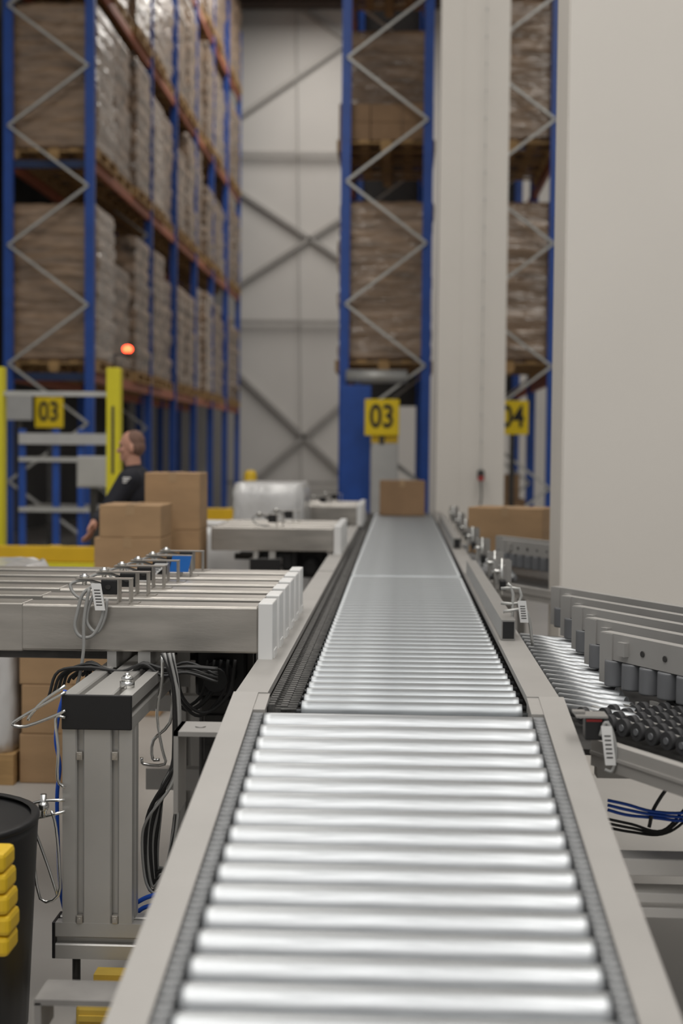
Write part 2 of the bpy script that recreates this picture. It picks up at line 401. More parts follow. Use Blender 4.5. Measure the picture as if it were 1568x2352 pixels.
def tagplate(Y,a,b,w,par,mat,name='cable_tag'):
    p,q=P(*a,Y),P(*b,Y)
    o=build(MB().prism([(p.x-w/2,p.z),(p.x+w/2,p.z),(q.x+w/2,q.z),(q.x-w/2,q.z)],Y,Y+.002,'Y'),name,mat,par)
    if mat is m_white:
        mb=MB(); d=q-p
        for k in range(6):
            c=p+d*(.25+.11*k); mb.box(c.x-w*.3,c.x+w*.3,Y-.0008,Y+.001,c.z-.0016,c.z+.0016)
        build(mb,'print_lines',m_dark,o)
tagplate(4.455,(220,1340),(230,1402),.032,S0,m_white)
tagplate(5.27,(372,1294),(325,1335),.05,SS[3],m_white)
tagplate(5.5,(418,1277),(410,1314),.075,SS[4],m_btag)

# cables below the near table
cb=thing('cable_bundle','black cables looping down between aluminium post and sloping conveyor','cables',tuple(P(365,2050,4.25)))
rc=random.Random(5)
for i in range(10):
    Y=4.16+.022*i
    j=lambda s=14: rc.uniform(-s,s)
    bulge=i*8
    build(MB().tube(pts(Y,(385+j(),1500),(404+j(8),1600),(405+j(8),1740),(385+j(8)-bulge*.15,1800+j()),(338+bulge*.45,1870+j()),(326+bulge*.5,1950+j()),(336+bulge*.4,2030+j(8)),(362+j(6),2052-bulge*.8),(388+j(6),1985),(404+j(5),1880),(412+j(5),1800)),.0042,7,5),'cable',m_bcable if i%3 else m_cable,cb)
for i in range(10):
    build(MB().tube(pts(4.42+.012*i,(112+i*11,1600-i*8),(135+i*8,1548+j(9)),(210,1525+j(12)),(280,1548+j(16)),(330,1526+j(14)),(372,1540+j(12)),(430,1535+j(14)),(500,1550+j(18))),.005,7,5),'cable',m_bcable,cb)
for i in range(5):
    build(MB().tube(pts(4.7+.02*i,(540-i*16,1515),(525-i*15,1590+j(12)),(470-i*12,1640+j(16)),(420-i*6,1600+j(12)),(400-i*8,1520)),.006,7,5),'cable',m_bcable,cb)
hz=thing('air_hose','blue hose running down the left side of the aluminium post','hose',tuple(P(132,2000,4.1)))
build(MB().tube(pts(4.1,(150,1585),(135,1640),(128,1700),(137,1760),(131,1830),(134,1960),(140,2050),(150,2100)),.006,8),'hose_run',m_bhose,hz)
build(MB().tube(pts(4.12,(310,2100),(330,2085),(365,2075),(400,2060)),.007,8).tube(pts(4.12,(310,2075),(340,2060),(380,2050)),.007,8),'hose_branch',m_bhose,hz)
tag(build(MB().box(P(600,1270,9.1).x,P(682,1270,9.1).x,9.1,9.3,.80,.939,.01).box(P(616,1270,9.1).x,P(668,1270,9.1).x,9.08,9.1,.82,.92,.004).cyl((-.78,9.2,0),(-.78,9.2,.80),.02),'drive_motor',m_black),'black drive motor under the middle transfer table','motor')

# ---------------------------------------------------------------- things at the left edge
bx=P(90,1850,3.75).x-.30
b=thing('waste_bin','black round bin at the left edge beside aluminium post','bin',(bx,3.75,0))
M0=Matrix.Translation((bx,3.75,0))
build(MB().lathe([(.25,0),(.262,.02),(.288,.56),(.29,.585)],M0,36),'bin_body',m_black,b)
build(MB().lathe([(.289,.580),(.293,.584),(.294,.592),(.292,.597),(.285,.599),(.27,.596)],M0,36,False),'rim',m_black,b)
zt=P(0,1955,3.36).z; zb=P(0,2195,3.36).z
hx=P(27,2000,3.36).x
yb=thing('pad_stack','stack of flat yellow ribbed pads strapped to front of the black bin','pads',(hx-.12,3.40,zb))
hh=(zt-zb)/5
for k in range(5):
    build(MB().box(hx-.25+.004*(k%2),hx-.004*abs(k-1),3.34,3.44,zb+k*hh+.0005,zb+(k+1)*hh-.0005,.012),'pad',m_yel,yb)
build(MB().box(hx-.15,hx-.11,3.332,3.47,zb-.004,zt+.004,.002),'strap',m_dark,yb)
tag(build(MB().box(-.86,-.62,3.74,3.9,0,.09,.012).box(-.845,-.635,3.90,3.96,.09,.115).box(-.85,-.63,3.732,3.742,.02,.035).box(-.85,-.63,3.732,3.742,.05,.065),'step_block',m_dull),'low yellow ribbed block on the floor under the aluminium base','block')

def wood_pallet(t,x0,x1,y0,y1,z0):
    mb=MB(); w=(x1-x0)
    for i in range(5): 
        a=x0+i*(w-.12)/4; mb.box(a,a+.12,y0,y1,z0+.122,z0+.144)
    for i in range(3):
        yy=y0+i*(y1-y0-.1)/2
        mb.box(x0,x1,yy,yy+.1,z0+.1,z0+.122)
        for j in range(3):
            xx=x0+j*(w-.14)/2; mb.box(xx,xx+.14,yy,yy+.1,z0+.022,z0+.1)
    for j in range(3):
        xx=x0+j*(w-.1)/2; mb.box(xx,xx+.1,y0,y1,z0,z0+.022)
    return build(mb,'pallet',m_wood,t)
def film_load(x0,x1,y0,y1,h,label,seed,rag=.02):
    rnd=random.Random(seed)
    t=thing('wrapped_pallet',label,'pallet load',((x0+x1)/2,(y0+y1)/2,0),'white film wrapped pallets')
    wood_pallet(t,x0,x1,y0,y1,0)
    mb=MB(); bm=mb.bm
    N=48; ring=[]; K=14
    for k in range(K+1):
        z=.146+(h-.146)*k/K; rr=[]
        for i in range(N):
            a=2*pi*i/N; c,s_=math.cos(a),math.sin(a)
            e=.22
            x=(abs(c)**e)*(1 if c>0 else -1); y=(abs(s_)**e)*(1 if s_>0 else -1)
            d=1-rag*rnd.random()-(.06 if k==K else 0)
            rr.append(bm.verts.new(((x0+x1)/2+(x1-x0)/2*x*d,(y0+y1)/2+(y1-y0)/2*y*d,z+rnd.uniform(-.01,.01))))
        ring.append(rr)
    for a,b_ in zip(ring,ring[1:]):
        for i in range(N):
            f=bm.faces.new((a[i],a[(i+1)%N],b_[(i+1)%N],b_[i])); f.smooth=True
    bm.faces.new(ring[0][::-1]); bm.faces.new(ring[-1])
    build(mb,'film_wrap',m_film,t)
film_load(-3.1,-1.80,6.55,7.45,1.0,'white film wrapped pallet at left picture edge behind the transfer table',1)
film_load(P(528,1150,11.3).x,P(700,1150,11.3).x,11.3,12.3,P(600,1112,11.3).z,'white film wrapped pallet behind the middle transfer table',2,.07)
film_load(P(455,1280,10.3).x,P(598,1280,10.3).x,10.3,10.9,P(520,1215,10.3).z,'low loosely wrapped white pallet left of the middle transfer table',3,.10)
for i,(z0,z1) in enumerate(((.0,.235),(.236,.47),(.471,.70),(.701,.90))):
    carton(-1.785+.01*(i%2),-1.345,6.6,7.0,z0,z1,ORD[i]+' carton from the floor in short stack by the wrapped pallet',m_card)
x0,x1=P(216,1250,8.3).x,P(369,1250,8.3).x
zs=[0,.215,.43,.645,.86,P(290,1235,8.3).z,P(290,1160,8.3).z]
lab=['bottom carton of the stack in front of the person','second carton up in the stack before the person','third carton up in the stack before the person','fourth carton up in the stack before the person','carton just below the topmost one before the person','topmost carton in front of the person in navy']
for i in range(6):
    carton(x0+(.03 if i==5 else 0),x1,8.3,8.72,zs[i]+.0005,zs[i+1],lab[i],m_card)
x0,x1=P(332,1150,8.85).x,P(459,1150,8.85).x
zt=P(390,1086,8.85).z
lab=['bottom carton of the taller stack right of the person','second carton up in the taller stack right of person','middle carton of the taller stack right of person','topmost tall carton right of the person in navy']
for i in range(4):
    carton(x0,x1,8.85,9.2,zt*i/4+.0005,zt*(i+1)/4,lab[i],m_card)

# ---------------------------------------------------------------- guard, gate, bollard, flow rack, cabinet
g=thing('guard_rail','low yellow and amber guard barrier behind the stacked cartons','barrier',(-2.9,11.9,0))
za,zb,zc=P(100,1255,11.9).z,P(100,1292,11.9).z,P(100,1342,11.9).z
build(MB().box(-4.4,-1.75,11.9,12.0,zb+.004,za,.01),'upper_beam',m_amber,g)
build(MB().box(-4.4,-1.75,11.88,11.98,zc,zb,.01),'lower_beam',m_lime,g)
for x in (-4.2,-3.0,-1.9): build(MB().box(x,x+.1,12.0,12.1,0,za,.01),'post',m_yel,g)
g=thing('guard_rail','yellow guard rail seen between the tall cartons and white wrapped pallet','barrier',(-2.1,15.5,0))
a,b=P(440,1204,15.5),P(545,1168,15.5)
build(MB().box(a.x,b.x,15.5,15.58,a.z,b.z,.01),'upper_beam',m_amber,g)
for x in (a.x+.05,b.x-.15): build(MB().box(x,x+.1,15.58,15.68,0,b.z,.01),'post',m_yel,g)
yp=P(262,900,12.6)
gt=thing('light_curtain_gate','safety gate with yellow posts and grey crossbar behind the person','gate',(-3.0,12.6,0))
xl=P(2,900,12.6).x
for i,x in enumerate((yp.x,xl-.03)):
    o=build(MB().box(x-.062,x+.062,12.55,12.68,0,P(262,845,12.6).z,.008),'post',m_lime,gt)
    build(MB().box(x-.012,x+.012,12.545,12.552,1.35,1.95),'lettering_band',m_dark,o)  # plain dark band in place of the vertical lettering
zc=P(120,905,12.6).z
build(MB().box(xl,yp.x,12.58,12.64,zc-.02,zc+.025),'crossbar',m_lace,gt)
q=P(293,802,12.6)
bl=thing('beacon','glowing red beacon lamp on top of the yellow gate post','lamp',(q.x,q.y,q.z))
build(MB().cyl((yp.x,12.6,P(262,845,12.6).z),(yp.x,12.6,q.z-.05),.008).bar((yp.x,12.6,q.z-.05),(q.x,12.6,q.z-.05),.02,.02).cyl((q.x,12.6,q.z-.06),(q.x,12.6,q.z-.03),.03),'beacon_arm',m_dark,bl)
build(MB().ball(q,(.045,.045,.035)),'lamp_dome',m_red,bl)
q=P(575,1080,14.5)
tag(build(MB().lathe([(.09,0),(.09,.02),(.065,.021),(.065,q.z-.05),(.055,q.z-.015),(.03,q.z)],Matrix.Translation((q.x,14.5,0)),20),'bollard',m_yel),'yellow round topped bollard behind the white wrapped pallet','bollard')
fr=thing('flow_rack','blue posted low rack with pale shelves behind the safety gate','rack',(-3.6,15.5,0))
for px in (50,128,185,250):
    for dy in (0,.8):
        x=P(px,1050,15.5+dy).x; build(MB().box(x-.035,x+.035,15.5+dy,15.56+dy,0,P(px,985,15.5).z),'post',m_blue,fr)
for py,mat in ((1005,m_grey),(1045,m_lace),(1160,m_lace)):
    a=P(45,py,15.5);b=P(255,py,15.5)
    build(MB().box(a.x,b.x,15.46,16.4,a.z-.07,a.z+.05 if py==1005 else a.z-.02),'shelf',mat,fr)
q=P(176,1120,13.6);q2=P(245,1048,13.6)
cc=thing('control_box','pale grey control box on a post left of the person','cabinet',((q.x+q2.x)/2,13.6,0))
build(MB().box(q.x,q2.x,13.6,13.75,q.z,q2.z,.01),'enclosure',m_grey,cc)
build(MB().box(q.x+.02,q2.x-.02,13.59,13.6,q.z+.02,q2.z-.02,.003),'door',m_grey,cc)
build(MB().box((q.x+q2.x)/2-.03,(q.x+q2.x)/2+.03,13.65,13.71,0,q.z),'post',m_dark,cc)

# ---------------------------------------------------------------- racks
LV=[2.57,5.34,7.74,10.22]
def rack(label,x0,x1,frames,zt,pitch_z,bm_mat,levels,phase):
    t=thing('pallet_rack',label,'rack',((x0+x1)/2,frames[0],0))
    pw=.12
    for fi,Y in enumerate(frames):
        for x in (x0,x1-pw):
            o=build(MB().prism([(x,Y),(x+pw,Y),(x+pw,Y+.09),(x+pw-.03,Y+.09),(x+pw-.03,Y+.02),(x+.03,Y+.02),(x+.03,Y+.09),(x,Y+.09)],.012,zt,'Z'),'upright',m_blue,t)
            build(MB().box(x-.03,x+pw+.03,Y-.03,Y+.12,0,.012),'base_plate',m_blue,o)
        z=.35; k=0
        if fi<2:
            while z<min(zt-pitch_z,9.0):
                a,b_=(x0+.07,x1-.07) if (k+phase)%2==0 else (x1-.07,x0+.07)
                build(MB().bar((a,Y-.012,z),(b_,Y-.012,z+pitch_z),.06,.03),'diagonal_brace',m_lace,t); z+=pitch_z; k+=1
    for z in levels:
        for Ya,Yb in zip(frames,frames[1:]):
            for x in (x0+.03,x1-.08):
                build(MB().prism([(x,z-.14),(x+.05,z-.14),(x+.05,z-.03),(x+.04,z),(x,z)],Ya+.09,Yb,'Y'),'beam',bm_mat,t)
    return t
fL=[18.5,22.8,25.3,27.8,30.3,32.8,35.3]
xL0,xL1=P(8,900,18.5).x,P(215,900,18.5).x
RL=rack('long left rack, blue uprights with orange beams, reaching to the back wall',xL0,xL1,fL,11.8,.77,m_orange,LV,1)
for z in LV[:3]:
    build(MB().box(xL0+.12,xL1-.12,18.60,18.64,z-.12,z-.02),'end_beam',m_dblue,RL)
xM0,xM1=P(780,700,18).x,P(990,700,18).x
RM=rack('middle rack between left aisle and the slim white column',xM0,xM1,[18,20.8,23.6],9.6,.765,m_orange,LV[:3],0)
xR1=P(1281,700,18).x; xR0=xR1-1.15
RR=rack('right rack seen in the gap between the two white columns',xR0,xR1,[18,20.8,23.6],9.6,.765,m_orange,LV[:3],0)
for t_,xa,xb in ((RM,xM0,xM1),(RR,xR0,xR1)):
    build(MB().box(xa+.02,xb-.02,23.71,23.73,2.3,9.6),'dark_backdrop',m_dark,t_)  # added dark sheet, stands in for the dark depth behind the loads
a,b=P(781,885,17.9),P(850,1110,17.9)
build(MB().box(a.x,b.x,17.86,17.9,0,a.z,.01).box(a.x,a.x+.02,17.9,18,0,a.z),'end_guard',m_blue,RM)
a,b=P(795,848,17.93),P(935,880,17.93)
build(MB().cyl((a.x,17.95,(a.z+b.z)/2),(b.x,17.95,(a.z+b.z)/2),.085),'round_beam',m_lace,RM)

def pallet_load(x0,x1,y0,y1,z0,h,mat,label,group,seed=0,boxes=False):
    rnd=random.Random(seed)
    t=thing('pallet_load',label,'pallet load',((x0+x1)/2,(y0+y1)/2,z0),group)
    wood_pallet(t,x0,x1,y0,y1,z0)
    mb=MB()
    if boxes:
        n_=2; lh=h/n_
        for k in range(n_):
            for i in range(3):
                for j in range(3):
                    xa=x0+.02+(x1-x0-.04)*i/3; ya_=y0+.02+(y1-y0-.04)*j/3
                    mb.box(xa+.004,xa+(x1-x0-.04)/3-.004,ya_+.004,ya_+(y1-y0-.04)/3-.004,z0+.145+k*lh,z0+.145+(k+1)*lh-.003,.006)
        build(mb,'carton_stack',mat,t); return t
    # cartons under taut wrinkled film: one skin with a waist at every carton layer
    bm=mb.bm
    nl=max(3,round(h/.215)); per=4; rows=[]
    nx=14
    cx,cy=(x0+x1)/2,(y0+y1)/2; hx,hy=(x1-x0)/2-.01,(y1-y0)/2-.01
    base=[]
    for s_ in range(4):
        for i in range(nx):
            tt=-1+2*i/nx
            base.append([(tt,-1),(1,tt),(-tt,1),(-1,-tt)][s_])
    lay=[(rnd.uniform(-.02,.02),rnd.uniform(-.02,.02),rnd.uniform(0,.03)) for _ in range(nl+1)]
    for k in range(nl*per+1):
        l=min(nl-1,k//per)
        waist=.036*(1 if k%per==0 else 0)
        ox,oy,dd=lay[l]; row=[]
        for (bx_,by_) in base:
            cr=.012 if abs(bx_)>.98 and abs(by_)>.98 else 0
            d=1-waist-dd-cr-rnd.random()*.014
            row.append(bm.verts.new((cx+ox+hx*bx_*d,cy+oy+hy*by_*d,z0+.146+h*k/(nl*per)+rnd.uniform(-.008,.008))))
        rows.append(row)
    N=len(base)
    for a,b_ in zip(rows,rows[1:]):
        for i in range(N):
            q_=bm.faces.new((a[i],a[(i+1)%N],b_[(i+1)%N],b_[i])); q_.smooth=(i%nx!=0 and i%nx!=nx-1)
    bm.faces.new(rows[0][::-1]); bm.faces.new(rows[-1])
    build(mb,'wrapped_cartons',mat,t)
    return t
names=['lower','middle','upper','top']
sd=0
for li,z in enumerate(LV):
    slots=[]
    for bi,(ya,yb_) in enumerate(zip(fL,fL[1:])):
        nn=3 if bi==0 else 2
        st=(yb_-ya-.14)/nn
        for s_ in range(nn): slots.append((bi,ya+.16+s_*st,ya+.16+s_*st+min(st-.14,1.25)))
    for k,(bi,ya,yb_) in enumerate(slots):
        sd+=1
        if li==3 and bi<2: continue
        rnd=random.Random(sd*3)
        h=2.05 if k==0 else rnd.choice([1.45,1.75,1.95,2.05])
        if li==1 and k==0: h=1.88
        mat=m_wrapb if k<1 else (m_wrapw if rnd.random()<.7 else m_wrapb)
        pallet_load(xL0+.02,xL1+.03-(.06 if k%3==1 else 0),ya,yb_,z+.002,h,mat,ORD[k]+' pallet load from the near end, '+names[li]+' beam level of left rack','left rack pallet loads',seed=sd)
for (xa,xb,nm) in ((xM0,xM1,'middle rack'),(xR0,xR1,'right rack')):
    for li,z in enumerate(LV[:3]):
        for k in range(2):
            sd+=1
            y=18.14+k*1.32
            low=(nm=='middle rack' and k==0 and li==1)
            h=(2.0 if li==0 else (.46 if low else 1.75)) 
            lb=['front','rear'][k]+' pallet load on the '+names[li]+' beam level of the '+nm
            pallet_load(xa-.06,xb+.03,y,y+1.15,z+.002,h,(m_card2 if low else m_wrapb),lb,'pallet loads in the '+nm,seed=sd,boxes=low)
for i in range(4):
    a=P(1160,1130,18.4)
    carton(a.x-.3+.05*(i%2),a.x+.42-.08*i,18.4,18.9,.32*i,.32*i+.315,ORD[i]+' carton from the floor in the bay below sign 04',m_card2)

# ---------------------------------------------------------------- signs
def text_mesh(body,size):
    cu=bpy.data.curves.new('digits','FONT'); cu.body=body; cu.size=size; cu.align_x='CENTER'; cu.align_y='CENTER'; cu.extrude=.003; cu.offset=size*.022
    o=bpy.data.objects.new('tmp',cu); C.objects.link(o); bpy.context.view_layer.update()
    me=bpy.data.meshes.new_from_object(o.evaluated_get(bpy.context.evaluated_depsgraph_get()))
    bpy.data.objects.remove(o); bpy.data.curves.remove(cu); me.name='digits'; me.materials.clear(); me.materials.append(m_black); return me
def sign(px0,py0,px1,py1,Y,body,label,stand):
    a,b=P(px0,py1,Y),P(px1,py0,Y)
    cx,cz=(a.x+b.x)/2,(a.z+b.z)/2
    t=thing('aisle_sign',label,'sign',(cx,Y,a.z))
    build(MB().box(a.x,b.x,Y,Y+.03,a.z,b.z,.006),'sign_panel',m_sign,t)
    me=text_mesh(body,(b.z-a.z)*.88)
    o=bpy.data.objects.new('digits',me); C.objects.link(o); o.parent=t; o.location=(0,-.004,cz-a.z); o.rotation_euler=(pi/2,0,0); o.scale=(.78,1,1)
    if stand=='pedestal':
        c,d=P(851,1112,Y+.1),P(914,1018,Y+.1)
        build(MB().box(c.x,d.x,Y+.05,Y+.3,0,d.z,.02),'pedestal',m_grey,t)
        build(MB().box(c.x,d.x,Y+.05,Y+.3,d.z+.001,a.z+.03,.01),'pedestal_cap',m_yel,t)
        build(MB().box(cx-.03,cx+.03,Y+.03,Y+.08,a.z-.1,b.z-.1),'stem',m_dark,t)
    else:
        build(MB().box(cx-.03,cx+.03,Y+.03,Y+.06,0,b.z-.03),'stem',m_dark,t)
    return t
sign(837,917,917,1000,17.5,'03','yellow square sign reading 03 on a pedestal, middle of picture','pedestal')
sign(80,912,145,982,18.2,'03','yellow sign reading 03 beneath the left rack end',0)
sign(1140,920,1214,998,17.6,'04','yellow sign reading 04, half hidden behind the slim white column',0)
a,b=P(20,965,18.15),P(80,905,18.15)
t=thing('notice_board','blank pale board beside the left 03 sign','board',((a.x+b.x)/2,18.0,0))
build(MB().box(a.x,b.x,18.0,18.03,a.z,b.z,.004),'board_panel',m_grey,t)
build(MB().box((a.x+b.x)/2-.025,(a.x+b.x)/2+.025,18.03,18.08,0,b.z-.05),'stem',m_dark,t)

# ---------------------------------------------------------------- white columns
a,b=P(1003,900,16.2),P(1160,900,16.2)
c=thing('column','slim white building column with a hanging chain in front','column',((a.x+b.x)/2,16.4,0))
x1_=P(1056,900,16.2).x
build(MB().box(x1_,b.x,16.2,16.6,0,12.9),'front_panel',m_col,c)
build(MB().box(a.x,x1_-.001,16.203,16.6,0,12.9),'side_panel',m_col,c)
q=P(1104,1075,16.1)
ch=thing('pull_chain','long thin hanging chain with red handle at slim white column','chain',(q.x,16.1,q.z))
mb=MB(); z=q.z
mb.cyl((q.x,16.1,z),(q.x,16.1,12.9),.003,seg=6)
while z<12.8:
    mb.ball((q.x,16.1,z),(.012,.012,.02),8,6); z+=.30
build(mb,'chain_links',m_lace,ch)
build(MB().box(q.x-.04,q.x+.04,16.07,16.13,q.z-.14,q.z-.02,.02),'switch_box',m_dark,ch)
build(MB().ball((q.x,16.06,q.z-.12),(.038,.03,.028)),'red_button',m_redp,ch)
build(MB().tube([(q.x,16.1,q.z-.13),(q.x+.01,16.1,q.z-.3),(q.x,16.1,q.z-.42)],.01),'drop_cable',m_dark,ch)
a=P(1299,700,7.0)
c=thing('column','massive white column filling the right picture edge','column',(a.x+.8,7.3,0))
build(MB().box(a.x,a.x+1.6,7.0,7.52,0,12.9,.003),'front_panel',m_col,c)
build(MB().box(a.x-.006,a.x-.001,7.003,7.52,0,12.9),'paler_left_face',m_colpale,c)  # covers the column's left face in a paler tone than the front

# ---------------------------------------------------------------- right spur conveyors
u=Vector((.47,-.883,0)).normalized(); v=Vector((.883,.47,0)).normalized()
def spur(dy,nr,label,pan,rodY,wheels,L,wide):
    t=thing('spur_conveyor',label,'conveyor',(.9,4.3+dy,0))
    for k in range(nr):
        o=Vector((.60,4.23+dy+.345*k,0))
        Mx=Matrix(((u.x,v.x,0,o.x),(u.y,v.y,0,o.y),(0,0,1,0),(0,0,0,1)))
        mb=MB().box(0,L,0,.004,.99,1.06,0,Mx).box(0,L,0,.035,1.06,1.064,0,Mx).box(.0,.06,-.004,.0,.915,1.062,0,Mx).box(0,.004,0,.035,.915,1.062,0,Mx).box(0,L,0,.03,.986,.99,0,Mx).box(.1,.135,-.016,.0,1.005,1.045,0,Mx)
        gr=build(mb,'guide_rail',m_slat,t)
        for i in range(7):
            x=.2+i*.1
            if x<L: 
                p=Mx@Vector((x,-.001,1.022)); build(MB().cyl(p,p-v*.002,.006 if i>1 else .009,seg=10),'bolt_hole',m_dark,gr)
        x=.05
        while x<L:
            p=Mx@Vector((x,.02,.908))
            build(MB().lathe([(.0315,0),(.034,.0025),(.034,.006),(.034,.070),(.034,.0735),(.0315,.076)],Matrix.Translation(p),20),'guide_wheel',m_wheel,gr)
            x+=.082
    Y=rodY[0]+dy
    while Y<rodY[1]+dy:
        p=Vector((.465,Y,.884)); d=Vector((.80,-.60,0))
        build(MB().cyl(p,p+d*.23,.0175,seg=16).cyl(p-d*.02,p,.006,seg=8),'roller',m_roller,t)
        Y+=.088
    for a_ in range(wheels):
        for b_ in range(9):
            p=Vector((.56,3.80+dy,.884))+u*((a_-1)*.060+(b_%2)*.030)+v*(.050*b_-.035)
            w_=build(MB().cyl(p-v*.008,p+v*.008,.0235,seg=22),'skate_wheel',m_skate,t)
            build(MB().cyl(p-v*.0105,p+v*.0105,.009,seg=12),'hub',m_wheel,w_)
    for b_ in range(9):
        if wheels:
            p=Vector((.56,3.80+dy,.880))+v*(.050*b_-.035+.022)
            build(MB().bar(p-u*.12,p+u*.55,.009,.032),'wheel_rail',m_alu,t)
    build(MB().prism([(x,y+dy) for x,y in pan],.825,.84,'Z'),'bed_pan',m_dark,t)
    o=Vector((.515,3.60+dy,0)); Mx=Matrix(((u.x,v.x,0,o.x),(u.y,v.y,0,o.y),(0,0,1,0),(0,0,0,1)))
    build(MB().box(0,.9,-.03,.0,.805,.873,0,Mx).box(0,.9,-.034,-.03,.835,.843,0,Mx),'side_rail',m_rail,t)
    for x,y in wide:
        build(MB().box(x-.03,x+.03,y-.03,y+.03,.01,.826).box(x-.05,x+.05,y-.05,y+.05,0,.012),'leg',m_alu,t)
    return t
pan=[(.445,5.9),(.445,3.62),(.515,3.6),(.86,2.95),(1.3,3.5),(1.3,4.6),(.75,5.75)]
S1=spur(0,5,'nearest right spur conveyor with angled guide rails and black skate wheels',pan,(3.92,5.5),8,.95,((1.05,3.2),(1.15,4.6)))
pan2=[(.445,7.0),(.445,3.62),(.515,3.6),(.62,3.4),(1.1,3.4),(1.2,4.6),(1.2,6.6)]
S2=spur(4.3,2,'farther right spur conveyor carrying a carton behind the massive column',pan2,(3.8,6.2),0,.95,((.6,8.0),(.9,10.5)))
a,b=P(1450,1972,3.6),P(1450,2012,3.6); a2,b2=P(1450,2050,3.6),P(1450,2108,3.6)
build(MB().box(.50,1.45,3.6,3.68,b.z,a.z,.004),'cross_rail',m_pale,S1)
build(MB().box(.50,1.45,3.6,3.68,b2.z,(a2.z+b2.z)/2-.006,.003).box(.50,1.45,3.6,3.68,(a2.z+b2.z)/2+.006,a2.z,.003).box(.50,1.45,3.615,3.67,(a2.z+b2.z)/2-.007,(a2.z+b2.z)/2+.007),'cross_rail',m_pale,S1)
build(MB().box(1.35,1.42,3.69,3.75,0,.83),'leg',m_alu,S1)
a=P(1092,1166,9.5);b=P(1272,1172,9.5)
carton(a.x,b.x,9.5,9.85,.902,a.z,'wide brown carton on the farther right spur conveyor',m_card,rot=math.radians(-22))

def rbracket(Y,label):
    t=thing('sensor_bracket',label,'bracket',(.455,Y,.90))
    mb=MB().box(.441,.447,Y-.05,Y+.05,.86,1.09).box(.447,.515,Y-.05,Y-.044,.98,1.09).box(.447,.515,Y+.044,Y+.05,.98,1.09).box(.455,.485,Y-.06,Y-.05,1.0,1.07,.003)
    build(mb,'bracket_plate',m_ltmetal,t)
    build(MB().box(.46,.49,Y-.09,Y-.05,.955,1.0,.004),'sensor_body',m_black,t)
    build(MB().cyl((.425,Y-.055,1.04),(.475,Y-.055,1.04),.009).cyl((.47,Y-.06,1.1),(.47,Y-.06,.93),.006).cyl((.45,Y-.056,.90),(.45,Y-.066,.90),.012,seg=6),'clamp_rod',m_chrome,t)
    return t
b0=rbracket(6.6,'slotted sensor bracket on right rail just past the square tube end')
for i,Y in enumerate((7.1,8.15,9.25,10.25,11.3,12.6)):
    c=copy_tree(b0); c.location=(.455,Y,.90); c['label']=ORD[i+1]+' slotted sensor bracket from the front along the right rail'
rk=thing('bent_rod','bent metal rod with white tag beside black square tube end','rod',tuple(P(1190,1490,5.15)))
build(MB().tube(pts(5.15,(1150,1352),(1192,1352),(1192,1385),(1150,1385)),.006,8,2).tube(pts(5.12,(1155,1405),(1200,1400),(1214,1420),(1224,1490)),.006,8,3).tube(pts(5.15,(1165,1340),(1178,1365),(1172,1480)),.006,8,2),'rod',m_lace,rk)
tagplate(5.1,(1198,1380),(1204,1430),.03,rk,m_white)
q=P(1362,1665,3.52)
ns=thing('photo_sensor','black sensor with long white tag on the near right rail','sensor',(q.x,3.52,q.z-.04))
build(MB().box(q.x-.022,q.x+.025,3.5,3.55,q.z-.035,q.z+.022,.004),'sensor_body',m_black,ns)
build(MB().box(q.x-.045,q.x+.032,3.49,3.56,q.z+.022,q.z+.027).box(q.x-.05,q.x-.02,3.52,3.55,q.z+.028,q.z+.033),'bracket',m_ltmetal,ns)
build(MB().box(q.x-.02,q.x+.018,3.498,3.5,q.z+.012,q.z+.018),'red_label',m_redp,ns)
build(MB().tube(pts(3.49,(1378,1690),(1390,1660),(1405,1680),(1414,1730),(1405,1770),(1388,1768)),.0045,8),'cable',m_cable,ns)
tagplate(3.485,(1392,1668),(1402,1758),.026,ns,m_white)
hb=thing('cable_bundle','blue and black hoses slung below the near right spur conveyor','cables',tuple(P(1480,1900,3.7)))
for i in range(3):
    build(MB().tube(pts(3.68+.014*i,(1395,1838+i*11),(1440,1848+i*12),(1500,1864+i*7),(1580,1866+i*9),(1680,1840+i*8)),.0042,8),'hose',m_bhose,hb)
for i in range(3):
    build(MB().tube(pts(3.74+.014*i,(1390,1880+i*10),(1450,1893+i*9),(1520,1908+i*4),(1580,1850+i*14),(1680,1760)),.0038,8),'cable',m_bcable,hb)
build(MB().tube(pts(3.7,(1490,1900),(1505,1850),(1560,1780),(1640,1740)),.005,8),'cable',m_bcable,hb)
build(MB().box(.52,1.3,3.70,3.75,.745,.79,.003).box(.52,1.3,3.695,3.70,.76,.775),'cable_strut',m_rail,S1)

# ---------------------------------------------------------------- person
PXY=P(300,1030,9.5); ox,oy=PXY.x,9.5
per=thing('person','person in a navy top looking left behind stacked cartons, left arm lowered','person',(ox,oy,0))
def W(x,y,z): return Vector((ox+x,oy+y,z))
def H(x,y,z): return W(.01+(x-.01)*.93,y*.93,1.60+(z-1.60)*.95)
def remeshed(mb,name,mat,parent,vox,smooth):
    o=build(mb,name,mat,parent)
    md=o.modifiers.new('r','REMESH'); md.mode='VOXEL'; md.voxel_size=vox
    ms=o.modifiers.new('s','SMOOTH'); ms.iterations=smooth; ms.factor=.5
    bpy.context.view_layer.update()
    me=bpy.data.meshes.new_from_object(o.evaluated_get(bpy.context.evaluated_depsgraph_get()))
    o.modifiers.clear(); o.data=me; me.name=name
    for p in me.polygons: p.use_smooth=True
    if not me.materials: me.materials.append(mat)
    return o
sh={-1:W(.02,-.185,1.375),1:W(.04,.185,1.375)}
el={-1:W(-.095,-.27,1.17),1:W(.03,.25,1.10)}
wr={-1:W(-.150,-.44,1.105),1:W(-.12,.22,.92)}
